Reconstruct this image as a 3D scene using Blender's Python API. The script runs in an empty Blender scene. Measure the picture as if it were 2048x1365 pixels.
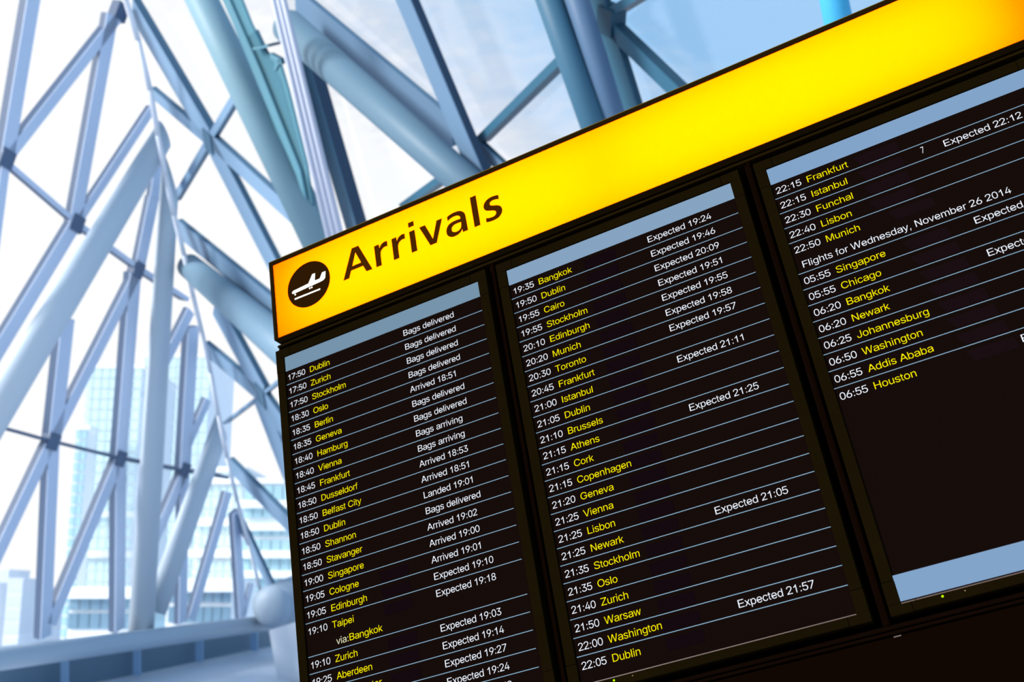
import bpy, bmesh, math, random
from mathutils import Matrix, Vector
from mathutils.geometry import tessellate_polygon
random.seed(7)
sc = bpy.context.scene
COL = sc.collection

# ------------------------------------------------------------------ camera, sky, sun, exposure
F = 2396.1                                   # focal length in pixels of the 2048 px wide frame
PITCH = math.radians(12.4)
CAM = Vector((0.0, 0.0, 1.7))
cd = bpy.data.cameras.new('camera'); cam = bpy.data.objects.new('camera', cd); COL.objects.link(cam)
cam.location = CAM; cam.rotation_euler = (math.pi/2 + PITCH, 0, 0)
cd.sensor_width = 36.0; cd.lens = F/2048*36
cd.clip_start = 0.05; cd.clip_end = 3000
cd.dof.use_dof = True; cd.dof.focus_distance = 2.62; cd.dof.aperture_fstop = 4.4
sc.camera = cam
sc.view_settings.view_transform = 'Standard'
try: sc.view_settings.look = 'None'
except Exception: pass
sc.view_settings.gamma = 1.0; sc.view_settings.use_curve_mapping = False
sc.view_settings.exposure = 0.0
sc.cycles.use_denoising = True
sc.cycles.max_bounces = 6; sc.cycles.transparent_max_bounces = 24
sc.cycles.sample_clamp_indirect = 4.0

def lin(r, g, b):
    f = lambda v: (v/255/12.92) if v/255 <= 0.04045 else ((v/255+0.055)/1.055)**2.4
    return (f(r), f(g), f(b), 1.0)

w = bpy.data.worlds.new('overcast_sky'); sc.world = w; w.use_nodes = True
nt = w.node_tree; nt.nodes.clear(); N = nt.nodes.new; L = nt.links.new
out = N('ShaderNodeOutputWorld'); bg = N('ShaderNodeBackground'); tc = N('ShaderNodeTexCoord')
dot = N('ShaderNodeVectorMath'); dot.operation = 'DOT_PRODUCT'; dot.inputs[1].default_value = Vector((0.62, -0.12, 0.77)).normalized()
L(tc.outputs['Generated'], dot.inputs[0])
mp = N('ShaderNodeMapping'); mp.inputs['Rotation'].default_value = (0.3, 0.5, 0.9); mp.inputs['Scale'].default_value = (5, 22, 9)
L(tc.outputs['Generated'], mp.inputs['Vector'])
nz = N('ShaderNodeTexNoise'); nz.inputs['Scale'].default_value = 2.2; nz.inputs['Detail'].default_value = 5; nz.inputs['Roughness'].default_value = 0.6
L(mp.outputs['Vector'], nz.inputs['Vector'])
nm = N('ShaderNodeMath'); nm.operation = 'MULTIPLY_ADD'; nm.inputs[1].default_value = 0.10; nm.inputs[2].default_value = -0.05
L(nz.outputs['Fac'], nm.inputs[0])
n2 = N('ShaderNodeTexNoise'); n2.inputs['Scale'].default_value = 9.0; n2.inputs['Detail'].default_value = 6; n2.inputs['Roughness'].default_value = 0.65
L(mp.outputs['Vector'], n2.inputs['Vector'])
nm2 = N('ShaderNodeMath'); nm2.operation = 'MULTIPLY_ADD'; nm2.inputs[1].default_value = 0.12; nm2.inputs[2].default_value = -0.06
L(n2.outputs['Fac'], nm2.inputs[0]); a1 = N('ShaderNodeMath'); a1.operation = 'ADD'; L(nm.outputs[0], a1.inputs[0]); L(nm2.outputs[0], a1.inputs[1])
ad = N('ShaderNodeMath'); ad.operation = 'ADD'; L(dot.outputs['Value'], ad.inputs[0]); L(a1.outputs[0], ad.inputs[1])
cr = N('ShaderNodeValToRGB'); L(ad.outputs[0], cr.inputs['Fac'])
e = cr.color_ramp.elements
e[0].position = 0.0; e[0].color = (1.12, 1.12, 1.12, 1)
e[1].position = 0.10; e[1].color = (1.06, 1.07, 1.10, 1)
for p, c in ((0.14, lin(242, 246, 254)), (0.18, lin(222, 233, 250)), (0.25, lin(192, 219, 249)), (0.33, lin(155, 203, 247)), (0.62, lin(170, 208, 247)), (1.0, lin(178, 210, 246))):
    x = e.new(p); x.color = c
L(cr.outputs['Color'], bg.inputs['Color']); bg.inputs['Strength'].default_value = 1.0
L(bg.outputs[0], out.inputs['Surface'])

sd = bpy.data.lights.new('bright_cloud_sun', 'SUN'); sun = bpy.data.objects.new('bright_cloud_sun', sd); COL.objects.link(sun)
sd.energy = 5.5; sd.angle = math.radians(20); sd.color = (1.0, 0.97, 0.93)
sun.rotation_euler = (-Vector((-0.86, -0.34, 0.38))).to_track_quat('-Z', 'Y').to_euler()
sun.location = (-8, -4, 12)

# ------------------------------------------------------------------ pixel ray -> world point at a forward depth
cp, sp = math.cos(PITCH), math.sin(PITCH)
def c2w(x, y, z):                            # camera axes: x right, y down, z forward
    return CAM + Vector((x, z*cp + y*sp, z*sp - y*cp))
def c2wd(x, y, z): return c2w(x, y, z) - CAM
def at(px, py, z): return c2w((px-1024)/F*z, (py-682.5)/F*z, z)

# ------------------------------------------------------------------ materials
def mat(name, col, rough=0.6, spec=0.3, metal=0.0, emit=None, es=1.0, noise=0.0, nscale=6.0, bump=0.0):
    m = bpy.data.materials.new(name); m.use_nodes = True
    t = m.node_tree; b = t.nodes['Principled BSDF']
    b.inputs['Base Color'].default_value = col; b.inputs['Roughness'].default_value = rough
    b.inputs['Specular IOR Level'].default_value = spec; b.inputs['Metallic'].default_value = metal
    if emit:
        b.inputs['Emission Color'].default_value = emit; b.inputs['Emission Strength'].default_value = es
        m.cycles.emission_sampling = 'NONE'
    if noise or bump:
        tx = t.nodes.new('ShaderNodeTexCoord'); n = t.nodes.new('ShaderNodeTexNoise'); n.inputs['Scale'].default_value = nscale
        n.inputs['Detail'].default_value = 4
        t.links.new(tx.outputs['Object'], n.inputs['Vector'])
        if noise:
            mx = t.nodes.new('ShaderNodeMixRGB'); mx.blend_type = 'MULTIPLY'; mx.inputs['Color1'].default_value = col
            r = t.nodes.new('ShaderNodeMapRange'); r.inputs['To Min'].default_value = 1-noise; r.inputs['To Max'].default_value = 1.0
            t.links.new(n.outputs['Fac'], r.inputs['Value']); mx.inputs['Fac'].default_value = 1
            t.links.new(r.outputs[0], mx.inputs['Color2']); t.links.new(mx.outputs[0], b.inputs['Base Color'])
        if bump:
            bp = t.nodes.new('ShaderNodeBump'); bp.inputs['Strength'].default_value = bump; bp.inputs['Distance'].default_value = 0.001
            t.links.new(n.outputs['Fac'], bp.inputs['Height']); t.links.new(bp.outputs[0], b.inputs['Normal'])
    return m
M = {}
M['frame'] = mat('bronze_anodised', (0.0105, 0.0058, 0.0012, 1), 0.6, 0.0, noise=0.3, nscale=3)
M['bezel'] = mat('bronze_plastic', (0.0062, 0.0039, 0.0009, 1), 0.7, 0.0, noise=0.4, nscale=5)
M['black'] = mat('matt_black', (0.0012, 0.0005, 0.0003, 1), 0.8, 0.0)
M['mullion'] = mat('dark_red_brown_metal', (0.0042, 0.0017, 0.0009, 1), 0.6, 0.0, noise=0.4)
M['panel'] = mat('dark_brown_panel', (0.0036, 0.0013, 0.0005, 1), 0.7, 0.0, noise=0.4, nscale=2)
M['screen'] = mat('black_display_glass', (0.0034, 0.0016, 0.0012, 1), 0.55, 0.0, emit=(1, .6, .55, 1), es=0.0012)
M['lip'] = mat('lip_glint_tone', (0.085, 0.052, 0.042, 1), 0.4, 0.3)  # paled for the light reflected off the lip; the clip shares it
M['patch'] = mat('faint_blank_cell', (0.0042, 0.0017, 0.0022, 1), 0.6, 0.0, emit=(1.0, .5, .75, 1), es=0.0019)
M['patch_dark'] = mat('dim_blank_cell', (0.0028, 0.0011, 0.0016, 1), 0.6, 0.0, emit=(1.0, .5, .9, 1), es=0.0011)
M['white_text'] = mat('white_pixels', (0, 0, 0, 1), 0.6, 0.0, emit=lin(238, 244, 255), es=1.08)
M['cream_text'] = mat('cream_pixels', (0, 0, 0, 1), 0.6, 0.0, emit=lin(240, 238, 200), es=1.0)
M['yellow_text'] = mat('yellow_pixels', (0, 0, 0, 1), 0.6, 0.0, emit=lin(255, 238, 0), es=1.05)
M['line'] = mat('blue_grey_pixels', (0, 0, 0, 1), 0.6, 0.0, emit=lin(142, 178, 205), es=1.0)
M['bar1'] = mat('grey_blue_pixels', (0, 0, 0, 1), 0.6, 0.0, emit=lin(118, 148, 171), es=1.0)
M['bar2'] = mat('light_blue_pixels', (0, 0, 0, 1), 0.6, 0.0, emit=lin(134, 164, 193), es=1.0)
M['bar3'] = mat('sky_blue_pixels', (0, 0, 0, 1), 0.6, 0.0, emit=lin(131, 164, 201), es=1.0)
M['edge_highlight'] = mat('painted_edge_highlight', (0.10, 0.058, 0.006, 1), 0.5, 0.0)  # golden brown stands for the highlight along the frame's top edge
M['green'] = mat('green_light', (0, 0, 0, 1), 0.5, 0.0, emit=(0.45, 1.0, 0.0, 1), es=1.6)
M['amber'] = mat('amber_dot', (0.2, 0.12, 0.05, 1), 0.4, 0.3)
M['vinyl'] = mat('dark_brown_vinyl', (0.030, 0.0088, 0.0003, 1), 0.7, 0.0)
M['disc'] = mat('black_brown_vinyl', (0.013, 0.0045, 0.0006, 1), 0.7, 0.0)
M['white_sign'] = mat('backlit_white', (0.3, 0.3, 0.3, 1), 0.7, 0.05, emit=lin(255, 248, 225), es=0.9)
M['box_white'] = mat('white_reflector', (0.8, 0.8, 0.8, 1), 0.9, 0.1)
M['tube_light'] = mat('fluorescent_glow', (0.8, 0.8, 0.8, 1), 0.5, 0.1)
b = M['tube_light'].node_tree.nodes['Principled BSDF']; b.inputs['Emission Color'].default_value = (1, 1, 1, 1); b.inputs['Emission Strength'].default_value = 6.0; M['tube_light'].cycles.emission_sampling = 'NONE'

m = bpy.data.materials.new('yellow_opal_acrylic'); m.use_nodes = True; t = m.node_tree; t.nodes.clear()
o_ = t.nodes.new('ShaderNodeOutputMaterial'); tr = t.nodes.new('ShaderNodeBsdfTranslucent'); tr.inputs['Color'].default_value = (1.0, 0.352, 0.0, 1)
t.links.new(tr.outputs[0], o_.inputs['Surface']); M['acrylic'] = m

def steel(n, r, g, b, noise=0.08): M[n] = mat(n, (r, g, b, 1), 0.5, 0.25, noise=noise, nscale=0.8)
steel('steel_pale', 0.60, 0.69, 0.86); steel('steel_dark', 0.10, 0.145, 0.235)  # the dark tone also paints the shade on the beam sides
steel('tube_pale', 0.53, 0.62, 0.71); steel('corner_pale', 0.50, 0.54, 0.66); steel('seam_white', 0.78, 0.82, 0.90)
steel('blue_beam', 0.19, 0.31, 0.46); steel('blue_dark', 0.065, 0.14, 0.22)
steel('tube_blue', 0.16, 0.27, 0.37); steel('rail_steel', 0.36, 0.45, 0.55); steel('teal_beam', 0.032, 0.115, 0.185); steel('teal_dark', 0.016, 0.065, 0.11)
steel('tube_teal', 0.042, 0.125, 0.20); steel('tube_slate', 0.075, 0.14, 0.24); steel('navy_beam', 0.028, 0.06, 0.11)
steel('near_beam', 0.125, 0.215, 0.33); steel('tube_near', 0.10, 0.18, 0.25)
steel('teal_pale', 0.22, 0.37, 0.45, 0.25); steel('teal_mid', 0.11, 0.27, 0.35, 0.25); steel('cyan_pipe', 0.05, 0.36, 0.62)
steel('parapet_blue', 0.13, 0.21, 0.29); steel('post_blue', 0.26, 0.42, 0.62); steel('sill_pale', 0.72, 0.78, 0.86)
M['floor'] = mat('pale_terrazzo', (0.68, 0.72, 0.78, 1), 0.4, 0.3, noise=0.15, nscale=3)
M['conc'] = mat('pale_cladding', (0.95, 0.97, 0.99, 1), 0.8, 0.1, noise=0.05, nscale=0.2)  # paleness here includes the outdoor haze
M['win'] = mat('pale_teal_glazing', (0.72, 0.91, 0.96, 1), 0.5, 0.1, noise=0.25, nscale=0.15)
M['win2'] = mat('teal_glazing', (0.48, 0.74, 0.84, 1), 0.5, 0.1, noise=0.35, nscale=0.15)
M['win3'] = mat('blue_grey_glazing', (0.24, 0.40, 0.54, 1), 0.5, 0.1, noise=0.5, nscale=0.15)
M['haze'] = mat('hazed_far_cladding', (0.90, 0.92, 0.97, 1), 0.9, 0.05, noise=0.2, nscale=0.1)  # distance haze painted into the cladding colour
M['haze_win'] = mat('hazed_far_glazing', (0.76, 0.82, 0.90, 1), 0.9, 0.05)
M['ground'] = mat('pale_paving', (0.75, 0.8, 0.86, 1), 0.9, 0.05, noise=0.15, nscale=0.02)
m = bpy.data.materials.new('clear_glass_sheet'); m.use_nodes = True; t = m.node_tree; t.nodes.clear()
o_ = t.nodes.new('ShaderNodeOutputMaterial'); tp = t.nodes.new('ShaderNodeBsdfTransparent'); tp.inputs['Color'].default_value = (0.995, 1.0, 1.0, 1)
gl = t.nodes.new('ShaderNodeBsdfGlossy'); gl.inputs['Roughness'].default_value = 0.05; mx = t.nodes.new('ShaderNodeMixShader'); mx.inputs[0].default_value = 0.05
t.links.new(tp.outputs[0], mx.inputs[1]); t.links.new(gl.outputs[0], mx.inputs[2]); t.links.new(mx.outputs[0], o_.inputs['Surface']); M['glass'] = m
m = bpy.data.materials.new('tinted_teal_glass'); m.use_nodes = True; t = m.node_tree; t.nodes.clear()
o_ = t.nodes.new('ShaderNodeOutputMaterial'); tp = t.nodes.new('ShaderNodeBsdfTransparent'); tp.inputs['Color'].default_value = (0.42, 0.64, 0.72, 1)
gl = t.nodes.new('ShaderNodeBsdfDiffuse'); gl.inputs['Color'].default_value = (0.15, 0.33, 0.41, 1); mx = t.nodes.new('ShaderNodeMixShader'); mx.inputs[0].default_value = 0.45
t.links.new(tp.outputs[0], mx.inputs[1]); t.links.new(gl.outputs[0], mx.inputs[2]); t.links.new(mx.outputs[0], o_.inputs['Surface']); M['teal_glass'] = m

# ------------------------------------------------------------------ object helpers
def tag(o, label=None, cat=None, group=None, kind=None):
    if label: o['label'] = label
    if cat: o['category'] = cat
    if group: o['group'] = group
    if kind: o['kind'] = kind
    return o
def empty(name, mw=None):
    o = bpy.data.objects.new(name, None); o.empty_display_size = 0.2; COL.objects.link(o)
    if mw is not None: o.matrix_world = mw
    return o
def obj(name, verts, faces, m, parent=None, mw=None, smooth=False, base=False):
    me = bpy.data.meshes.new(name); me.from_pydata([tuple(v) for v in verts], [], faces); me.update()
    bm = bmesh.new(); bm.from_mesh(me); bmesh.ops.recalc_face_normals(bm, faces=bm.faces); bm.to_mesh(me); bm.free()
    if smooth:
        for p in me.polygons: p.use_smooth = True
    me.materials.append(M[m]); o = bpy.data.objects.new(name, me); COL.objects.link(o)
    if parent is not None: o.parent = parent
    if mw is not None: o.matrix_world = mw
    return o
BF = [(0, 1, 2, 3), (4, 7, 6, 5), (0, 4, 5, 1), (1, 5, 6, 2), (2, 6, 7, 3), (3, 7, 4, 0)]
def boxv(x0, x1, y0, y1, z0, z1):
    return [(x0, y0, z0), (x1, y0, z0), (x1, y0, z1), (x0, y0, z1), (x0, y1, z0), (x1, y1, z0), (x1, y1, z1), (x0, y1, z1)]
def boxes(name, lst, m, parent=None, bevel=0.0, **k):
    V, Fc = [], []
    for b in lst:
        n = len(V); V += boxv(*b); Fc += [tuple(i+n for i in f) for f in BF]
    o = obj(name, V, Fc, m, parent, **k)
    if bevel:
        bm = bmesh.new(); bm.from_mesh(o.data)
        bmesh.ops.bevel(bm, geom=bm.edges[:], offset=bevel, segments=1, affect='EDGES'); bm.to_mesh(o.data); bm.free()
    return o
def prism(pts2, y0, y1):                     # outline in x,z pushed through y
    n = len(pts2); V = [(x, y0, z) for x, z in pts2] + [(x, y1, z) for x, z in pts2]
    Fc = [tuple(range(n)), tuple(range(2*n-1, n-1, -1))] + [(i, (i+1) % n, n+(i+1) % n, n+i) for i in range(n)]
    return V, Fc
GLYPH = {
 ',': '38,-119 68,71 137,71 84,-119',
 '0': '227,-7 174,1 130,24 95,62 69,113 53,178 48,254 53,330 69,395 95,447 130,484 174,508 227,516 279,508 323,484 358,447 384,395 400,330 405,254 400,178 384,113 359,62 323,24 279,1|227,50 261,56 290,74 313,103 330,144 340,194 344,254 340,314 330,365 313,405 290,435 261,453 227,460 192,453 163,435 140,405 123,365 113,314 109,254 113,194 123,144 140,103 163,74 192,56',
 '1': '140,0 202,0 202,512 162,512 140,470 90,425 20,385 20,325 80,350 140,392',
 '2': '64,0 64,47 234,229 282,282 299,305 311,327 318,348 320,371 317,397 308,419 293,436 273,449 250,457 224,460 196,457 172,447 153,433 139,413 130,390 127,362 66,362 71,405 86,442 111,473 143,496 182,511 225,516 268,511 306,497 337,474 361,445 376,411 381,372 378,345 371,318 357,290 336,259 267,180 153,60 153,57 389,57 389,0',
 '3': '218,-7 173,-3 133,10 98,30 70,57 52,91 44,132 109,132 115,107 126,87 144,71 165,59 191,52 219,50 248,53 275,61 297,74 315,93 325,116 329,145 326,172 316,196 299,217 275,234 242,244 201,248 157,248 157,299 288,448 288,452 70,452 70,509 372,509 372,461 211,278 211,289 264,288 308,276 344,253 371,222 387,186 393,145 387,103 370,66 344,36 309,12 266,-2',
 '4': '40,105 40,158 247,509 311,509 109,166 109,163 413,163 413,105|282,0 282,121 282,146 282,318 343,318 343,0',
 '5': '221,-7 178,-2 140,11 108,32 83,60 66,93 60,130 122,130 127,108 138,89 154,73 173,60 196,52 221,50 250,53 276,64 298,82 314,104 324,131 328,162 324,193 314,221 297,244 275,262 248,273 218,277 192,275 167,268 145,258 128,246 67,253 96,509 366,509 366,452 151,452 134,301 136,301 155,315 178,325 203,331 229,334 263,330 294,321 321,306 345,285 364,260 379,231 388,199 391,163 385,117 369,76 343,41 309,15 268,-1',
 '6': '226,-7 182,-1 142,15 109,40 84,74 69,115 64,162 68,199 80,239 102,285 137,340 252,509 322,509 151,261 145,261 154,275 165,288 179,299 196,307 214,312 235,314 278,309 316,295 346,271 370,240 384,201 389,157 384,112 368,73 343,39 310,14 271,-2|226,48 254,52 279,63 299,79 314,101 324,128 327,157 324,187 314,213 299,235 279,251 254,262 226,265 198,262 174,252 153,235 138,214 128,188 125,158 128,128 138,102 153,79 174,63 198,52',
 '7': '97,0 323,448 323,452 62,452 62,509 391,509 391,449 165,0',
 '8': '226,-7 178,-2 136,11 101,33 74,62 57,96 52,135 55,166 65,195 81,220 101,241 125,256 153,265 153,267 119,282 93,308 76,342 70,380 75,417 90,450 114,477 146,498 184,511 226,516 269,511 306,498 337,477 361,450 377,417 382,380 376,342 359,308 333,282 300,267 300,265 327,256 351,241 372,220 387,195 397,166 401,135 395,96 378,62 352,33 317,11 275,-2|226,49 258,52 285,60 307,74 323,91 333,113 337,139 333,165 322,189 305,208 283,223 256,232 226,235 196,232 169,223 147,208 130,189 119,165 115,139 119,113 129,91 145,74 167,60 195,52|226,290 252,292 274,300 293,313 307,330 316,351 319,376 316,399 308,420 294,437 275,449 252,457 226,460 200,457 177,449 159,437 145,420 136,399 133,376 136,351 145,330 159,313 178,300 201,292',
 '9': '226,516 271,510 310,494 343,468 368,434 384,393 389,347 385,309 373,270 350,224 315,168 200,0 130,0 301,248 307,248 299,234 287,221 273,210 257,202 238,196 218,195 175,199 137,214 106,237 83,269 68,307 64,352 69,397 85,436 110,469 143,494 182,510|226,460 199,457 174,446 154,429 138,407 129,381 125,352 129,322 138,295 154,274 174,257 199,247 226,243 254,247 279,257 299,273 314,295 324,321 327,350 324,381 314,407 299,429 279,446 254,457',
 ':': '95,-4 78,-1 63,9 53,24 50,41 53,59 63,73 78,83 95,87 113,83 128,73 138,59 141,41 138,24 128,9 113,-1|95,271 78,274 63,284 53,299 50,316 53,334 63,349 78,359 95,362 113,359 128,349 138,334 141,316 138,299 128,284 113,274',
 'A': '16,0 201,509 276,509 463,0 395,0 287,302 264,372 232,478 245,478 213,371 191,302 85,0|110,142 110,199 370,199 370,142',
 'B': '60,0 60,509 241,509 289,504 329,491 359,469 381,442 394,410 398,374 395,344 387,320 373,301 356,286 336,275 315,267 315,262 339,257 363,245 385,227 402,203 414,173 418,136 413,100 400,67 377,39 344,18 301,4 247,0|125,57 245,57 296,63 330,80 349,105 355,137 352,161 342,184 327,203 306,218 279,228 248,231 125,231|125,285 238,285 265,288 288,296 308,309 323,326 333,348 336,372 330,403 313,429 283,446 240,452 125,452',
 'C': '267,-7 205,1 150,25 104,63 70,115 48,179 40,254 48,329 70,393 104,445 150,484 205,508 267,516 305,513 340,504 373,490 402,471 427,447 448,418 463,385 473,348 408,348 401,373 389,395 375,413 357,428 337,440 315,449 292,454 267,456 223,450 184,432 150,403 125,364 109,314 103,254 109,194 125,145 151,105 184,76 223,59 267,53 292,55 315,60 337,69 357,81 375,96 389,114 401,136 408,160 473,160 463,124 448,91 428,62 402,38 373,19 341,5 305,-4',
 'D': '219,0 96,0 96,57 215,57 272,63 318,81 354,110 379,149 394,198 399,255 394,312 379,361 354,399 320,428 275,446 221,452 93,452 93,509 225,509 294,501 353,478 399,441 433,391 455,329 462,255 455,181 433,119 398,68 351,31 291,8|125,509 125,0 60,0 60,509',
 'E': '60,0 60,509 372,509 372,452 125,452 125,286 355,286 355,229 125,229 125,57 375,57 375,0',
 'F': '60,0 60,509 369,509 369,452 125,452 125,278 346,278 346,221 125,221 125,0',
 'G': '269,-7 205,1 149,25 104,64 69,116 47,179 40,254 47,329 69,393 103,445 149,484 203,508 265,516 304,513 340,504 374,489 403,469 429,445 449,416 465,384 474,349 408,349 399,372 387,393 373,411 356,427 337,439 315,448 291,454 265,456 222,450 183,432 150,404 125,364 109,314 103,254 109,194 125,145 151,105 184,76 224,59 269,53 309,57 345,71 374,93 396,123 410,160 415,202 434,199 283,199 283,256 478,256 478,200 471,141 451,91 419,50 377,19 326,0',
 'H': '60,0 60,509 125,509 125,289 392,289 392,509 457,509 457,0 392,0 392,232 125,232 125,0',
 'I': '0,0 65,0 65,509 0,509',
 'J': '185,-7 124,3 75,33 44,81 33,145 33,173 98,173 98,145 104,104 122,74 149,56 185,50 220,56 248,74 266,104 272,145 272,509 336,509 336,145 326,81 294,33 246,3',
 'L': '60,0 60,509 125,509 125,57 361,57 361,0',
 'M': '60,0 60,509 152,509 277,187 287,159 299,123 311,84 322,49 307,49 318,83 330,121 342,158 352,187 476,509 568,509 568,0 504,0 504,291 504,327 505,369 506,413 507,457 513,457 498,409 482,363 467,322 456,291 342,0 286,0 170,291 159,321 145,361 129,408 112,457 119,457 120,416 121,372 122,328 122,291 122,0',
 'N': '60,0 60,509 136,509 343,183 363,151 388,107 414,55 405,54 401,108 399,157 399,195 399,509 463,509 463,0 387,0 202,290 177,331 148,381 108,452 119,454 122,384 124,328 125,291 125,0',
 'O': '267,-7 205,1 150,25 105,63 70,115 48,179 40,254 48,329 70,393 105,445 150,484 205,508 267,516 329,508 384,484 429,445 464,393 486,329 493,254 486,179 464,115 429,63 384,25 329,1|267,53 310,59 349,76 383,105 408,144 425,194 430,254 425,314 408,365 383,404 349,433 310,450 267,456 223,450 184,433 151,404 125,364 109,314 103,254 109,194 125,144 151,105 184,76 223,59',
 'S': '224,-9 172,-4 128,9 91,31 64,60 46,96 38,137 104,137 110,110 123,88 142,71 166,59 194,52 224,49 257,52 286,60 311,74 329,92 341,114 346,139 342,161 332,179 316,193 296,205 245,222 184,239 128,260 86,289 60,326 52,372 58,413 75,448 102,476 138,498 180,511 227,516 275,511 316,498 351,476 377,449 394,415 401,378 337,378 326,412 302,437 267,453 225,459 194,456 167,448 145,435 129,418 118,398 115,376 119,352 131,334 148,319 169,308 212,293 264,279 312,264 336,252 359,238 379,220 395,198 405,171 408,139 403,99 386,64 360,34 323,11 278,-4',
 'T': '32,452 32,509 417,509 417,452 257,452 257,0 193,0 193,452',
 'V': '204,0 16,509 84,509 192,206 215,137 248,31 235,31 267,138 290,206 395,509 463,509 278,0',
 'W': '155,0 16,509 82,509 163,196 175,145 187,94 197,40 189,40 200,94 211,145 224,196 306,509 380,509 462,196 474,145 486,94 497,40 488,40 499,94 510,145 523,196 603,509 670,509 530,0 455,0 368,323 351,391 336,475 350,475 335,395 318,323 230,0',
 'Z': '42,0 42,46 273,385 306,431 341,476 348,454 285,452 223,452 40,452 40,509 397,509 397,462 169,129 134,81 97,33 90,54 152,57 214,57 399,57 399,0',
 'a': '160,-9 126,-5 94,5 68,22 48,45 35,73 30,108 34,138 43,161 58,179 78,193 100,203 125,211 178,220 234,227 252,230 265,235 273,243 276,255 276,257 273,279 267,297 256,311 240,322 220,329 196,331 171,329 149,322 132,313 118,301 107,288 100,274 41,291 57,322 79,346 104,364 133,375 163,382 194,384 239,379 263,372 286,360 306,343 322,320 333,290 337,251 337,0 277,0 277,52 272,52 252,25 236,12 215,1 190,-6|170,45 202,49 228,59 248,74 263,93 272,115 276,138 276,190 259,182 231,176 200,171 175,168 134,159 117,150 103,139 95,124 92,105 94,87 102,72 114,61 130,52 149,47',
 'b': '229,-8 198,-5 172,4 153,17 138,31 118,59 112,59 112,0 53,0 53,509 114,509 114,319 118,319 137,346 152,360 171,373 197,381 229,384 274,378 313,361 345,332 370,293 385,245 390,189 385,133 370,84 346,45 313,16 274,-2|220,47 253,51 279,66 301,88 316,117 325,151 328,189 325,227 316,261 301,290 280,311 253,325 220,330 188,325 161,312 140,291 125,263 116,229 113,189 116,150 125,115 140,86 162,65 188,51',
 'c': '207,-8 159,-2 117,16 82,46 56,85 40,133 34,187 40,243 56,291 82,330 117,360 159,378 207,384 234,383 260,377 284,368 305,356 324,341 340,322 353,301 362,277 303,262 290,289 270,311 242,325 207,330 173,325 145,310 124,287 108,258 99,224 96,187 99,151 108,117 124,89 145,66 173,51 207,46 243,52 271,66 292,89 304,117 363,102 354,78 341,56 325,37 306,21 285,9 261,-1 235,-6',
 'd': '195,-8 151,-2 111,16 79,45 55,84 39,133 34,189 39,245 55,293 79,332 112,361 151,378 196,384 228,381 253,373 272,360 287,346 306,319 311,319 311,509 372,509 372,0 313,0 313,59 307,59 287,31 272,17 252,4 227,-5|205,47 236,51 263,65 284,86 299,115 309,150 312,189 309,229 300,263 284,291 263,312 237,325 205,330 172,325 145,311 124,290 108,261 99,227 96,189 99,151 109,117 124,88 145,66 172,51',
 'e': '212,-8 161,-2 117,16 82,46 56,85 40,132 34,187 39,242 55,290 81,329 115,359 157,378 205,384 236,382 266,374 294,361 319,341 341,315 357,282 368,242 371,194 371,169 75,169 75,221 338,221 310,202 307,237 298,269 283,294 263,314 237,326 205,330 173,326 146,313 125,294 109,270 99,241 96,211 96,178 100,139 110,106 128,80 151,61 179,50 212,46 234,48 254,53 271,61 285,73 297,88 306,105 365,91 353,63 335,39 311,19 283,4 249,-5',
 'f': '228,379 228,327 6,327 6,379|81,0 81,432 84,461 96,486 113,505 135,519 161,527 187,530 222,527 243,521 227,468 215,472 195,474 171,470 154,460 145,443 142,419 142,0',
 'g': '207,-151 168,-148 134,-140 105,-127 82,-110 64,-91 51,-69 101,-41 122,-66 136,-78 154,-88 178,-95 207,-97 249,-92 282,-75 304,-47 311,-6 311,68 306,68 287,41 272,28 252,16 227,8 195,5 152,10 113,27 80,53 55,90 39,136 34,191 39,246 55,293 80,332 112,361 152,378 196,384 228,382 253,373 273,360 288,346 308,319 313,319 313,379 372,379 372,-9 367,-54 350,-90 324,-117 291,-136 251,-147|205,59 237,63 264,75 285,95 300,121 309,154 312,193 309,231 300,264 285,291 264,312 237,325 205,330 172,325 145,312 124,290 109,262 99,229 96,193 99,155 109,123 124,96 145,76 172,63',
 'h': '114,227 114,0 53,0 53,509 114,509 114,287 102,287 124,332 152,362 187,379 227,384 264,380 295,369 321,349 341,321 353,285 357,240 357,0 296,0 296,235 290,275 273,304 246,323 210,329 184,326 161,317 141,303 126,283 117,257',
 'i': '53,0 53,379 114,379 114,0|84,443 67,446 54,455 44,468 41,483 44,499 54,512 67,521 84,524 100,521 114,512 123,499 126,483 123,468 114,455 100,446',
 'k': '110,137 110,212 121,212 284,379 360,379 184,199 177,199|53,0 53,509 114,509 114,0|294,0 148,186 191,229 372,0',
 'l': '0,0 62,0 62,509 0,509',
 'm': '53,0 53,379 112,379 112,295 108,295 118,323 132,346 151,363 172,376 195,384 219,386 257,380 287,361 309,331 321,295 312,295 322,321 337,343 357,361 381,375 407,383 437,386 468,383 497,372 522,354 541,328 553,296 557,255 557,0 496,0 496,254 490,289 473,313 447,326 419,330 395,328 374,320 358,307 345,290 338,270 335,247 335,0 274,0 274,260 269,288 253,311 229,326 199,330 178,328 158,320 140,307 126,289 117,266 114,238 114,0',
 'n': '114,227 114,0 53,0 53,379 112,379 112,287 102,287 124,332 152,362 187,379 227,384 264,380 295,369 321,349 341,321 353,285 357,240 357,0 296,0 296,235 290,275 273,304 246,323 210,329 184,326 161,317 141,303 126,283 117,257',
 'o': '207,-8 159,-2 117,16 82,46 56,85 40,133 34,187 40,243 56,291 82,330 117,360 159,378 207,384 256,378 299,360 333,330 359,291 376,243 381,187 376,133 359,85 333,46 299,16 256,-2|207,46 242,51 270,66 292,89 307,117 316,151 319,187 316,224 307,258 292,287 270,310 242,325 207,330 173,325 145,310 124,287 108,258 99,224 96,187 99,151 108,117 124,89 145,66 173,51',
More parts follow.
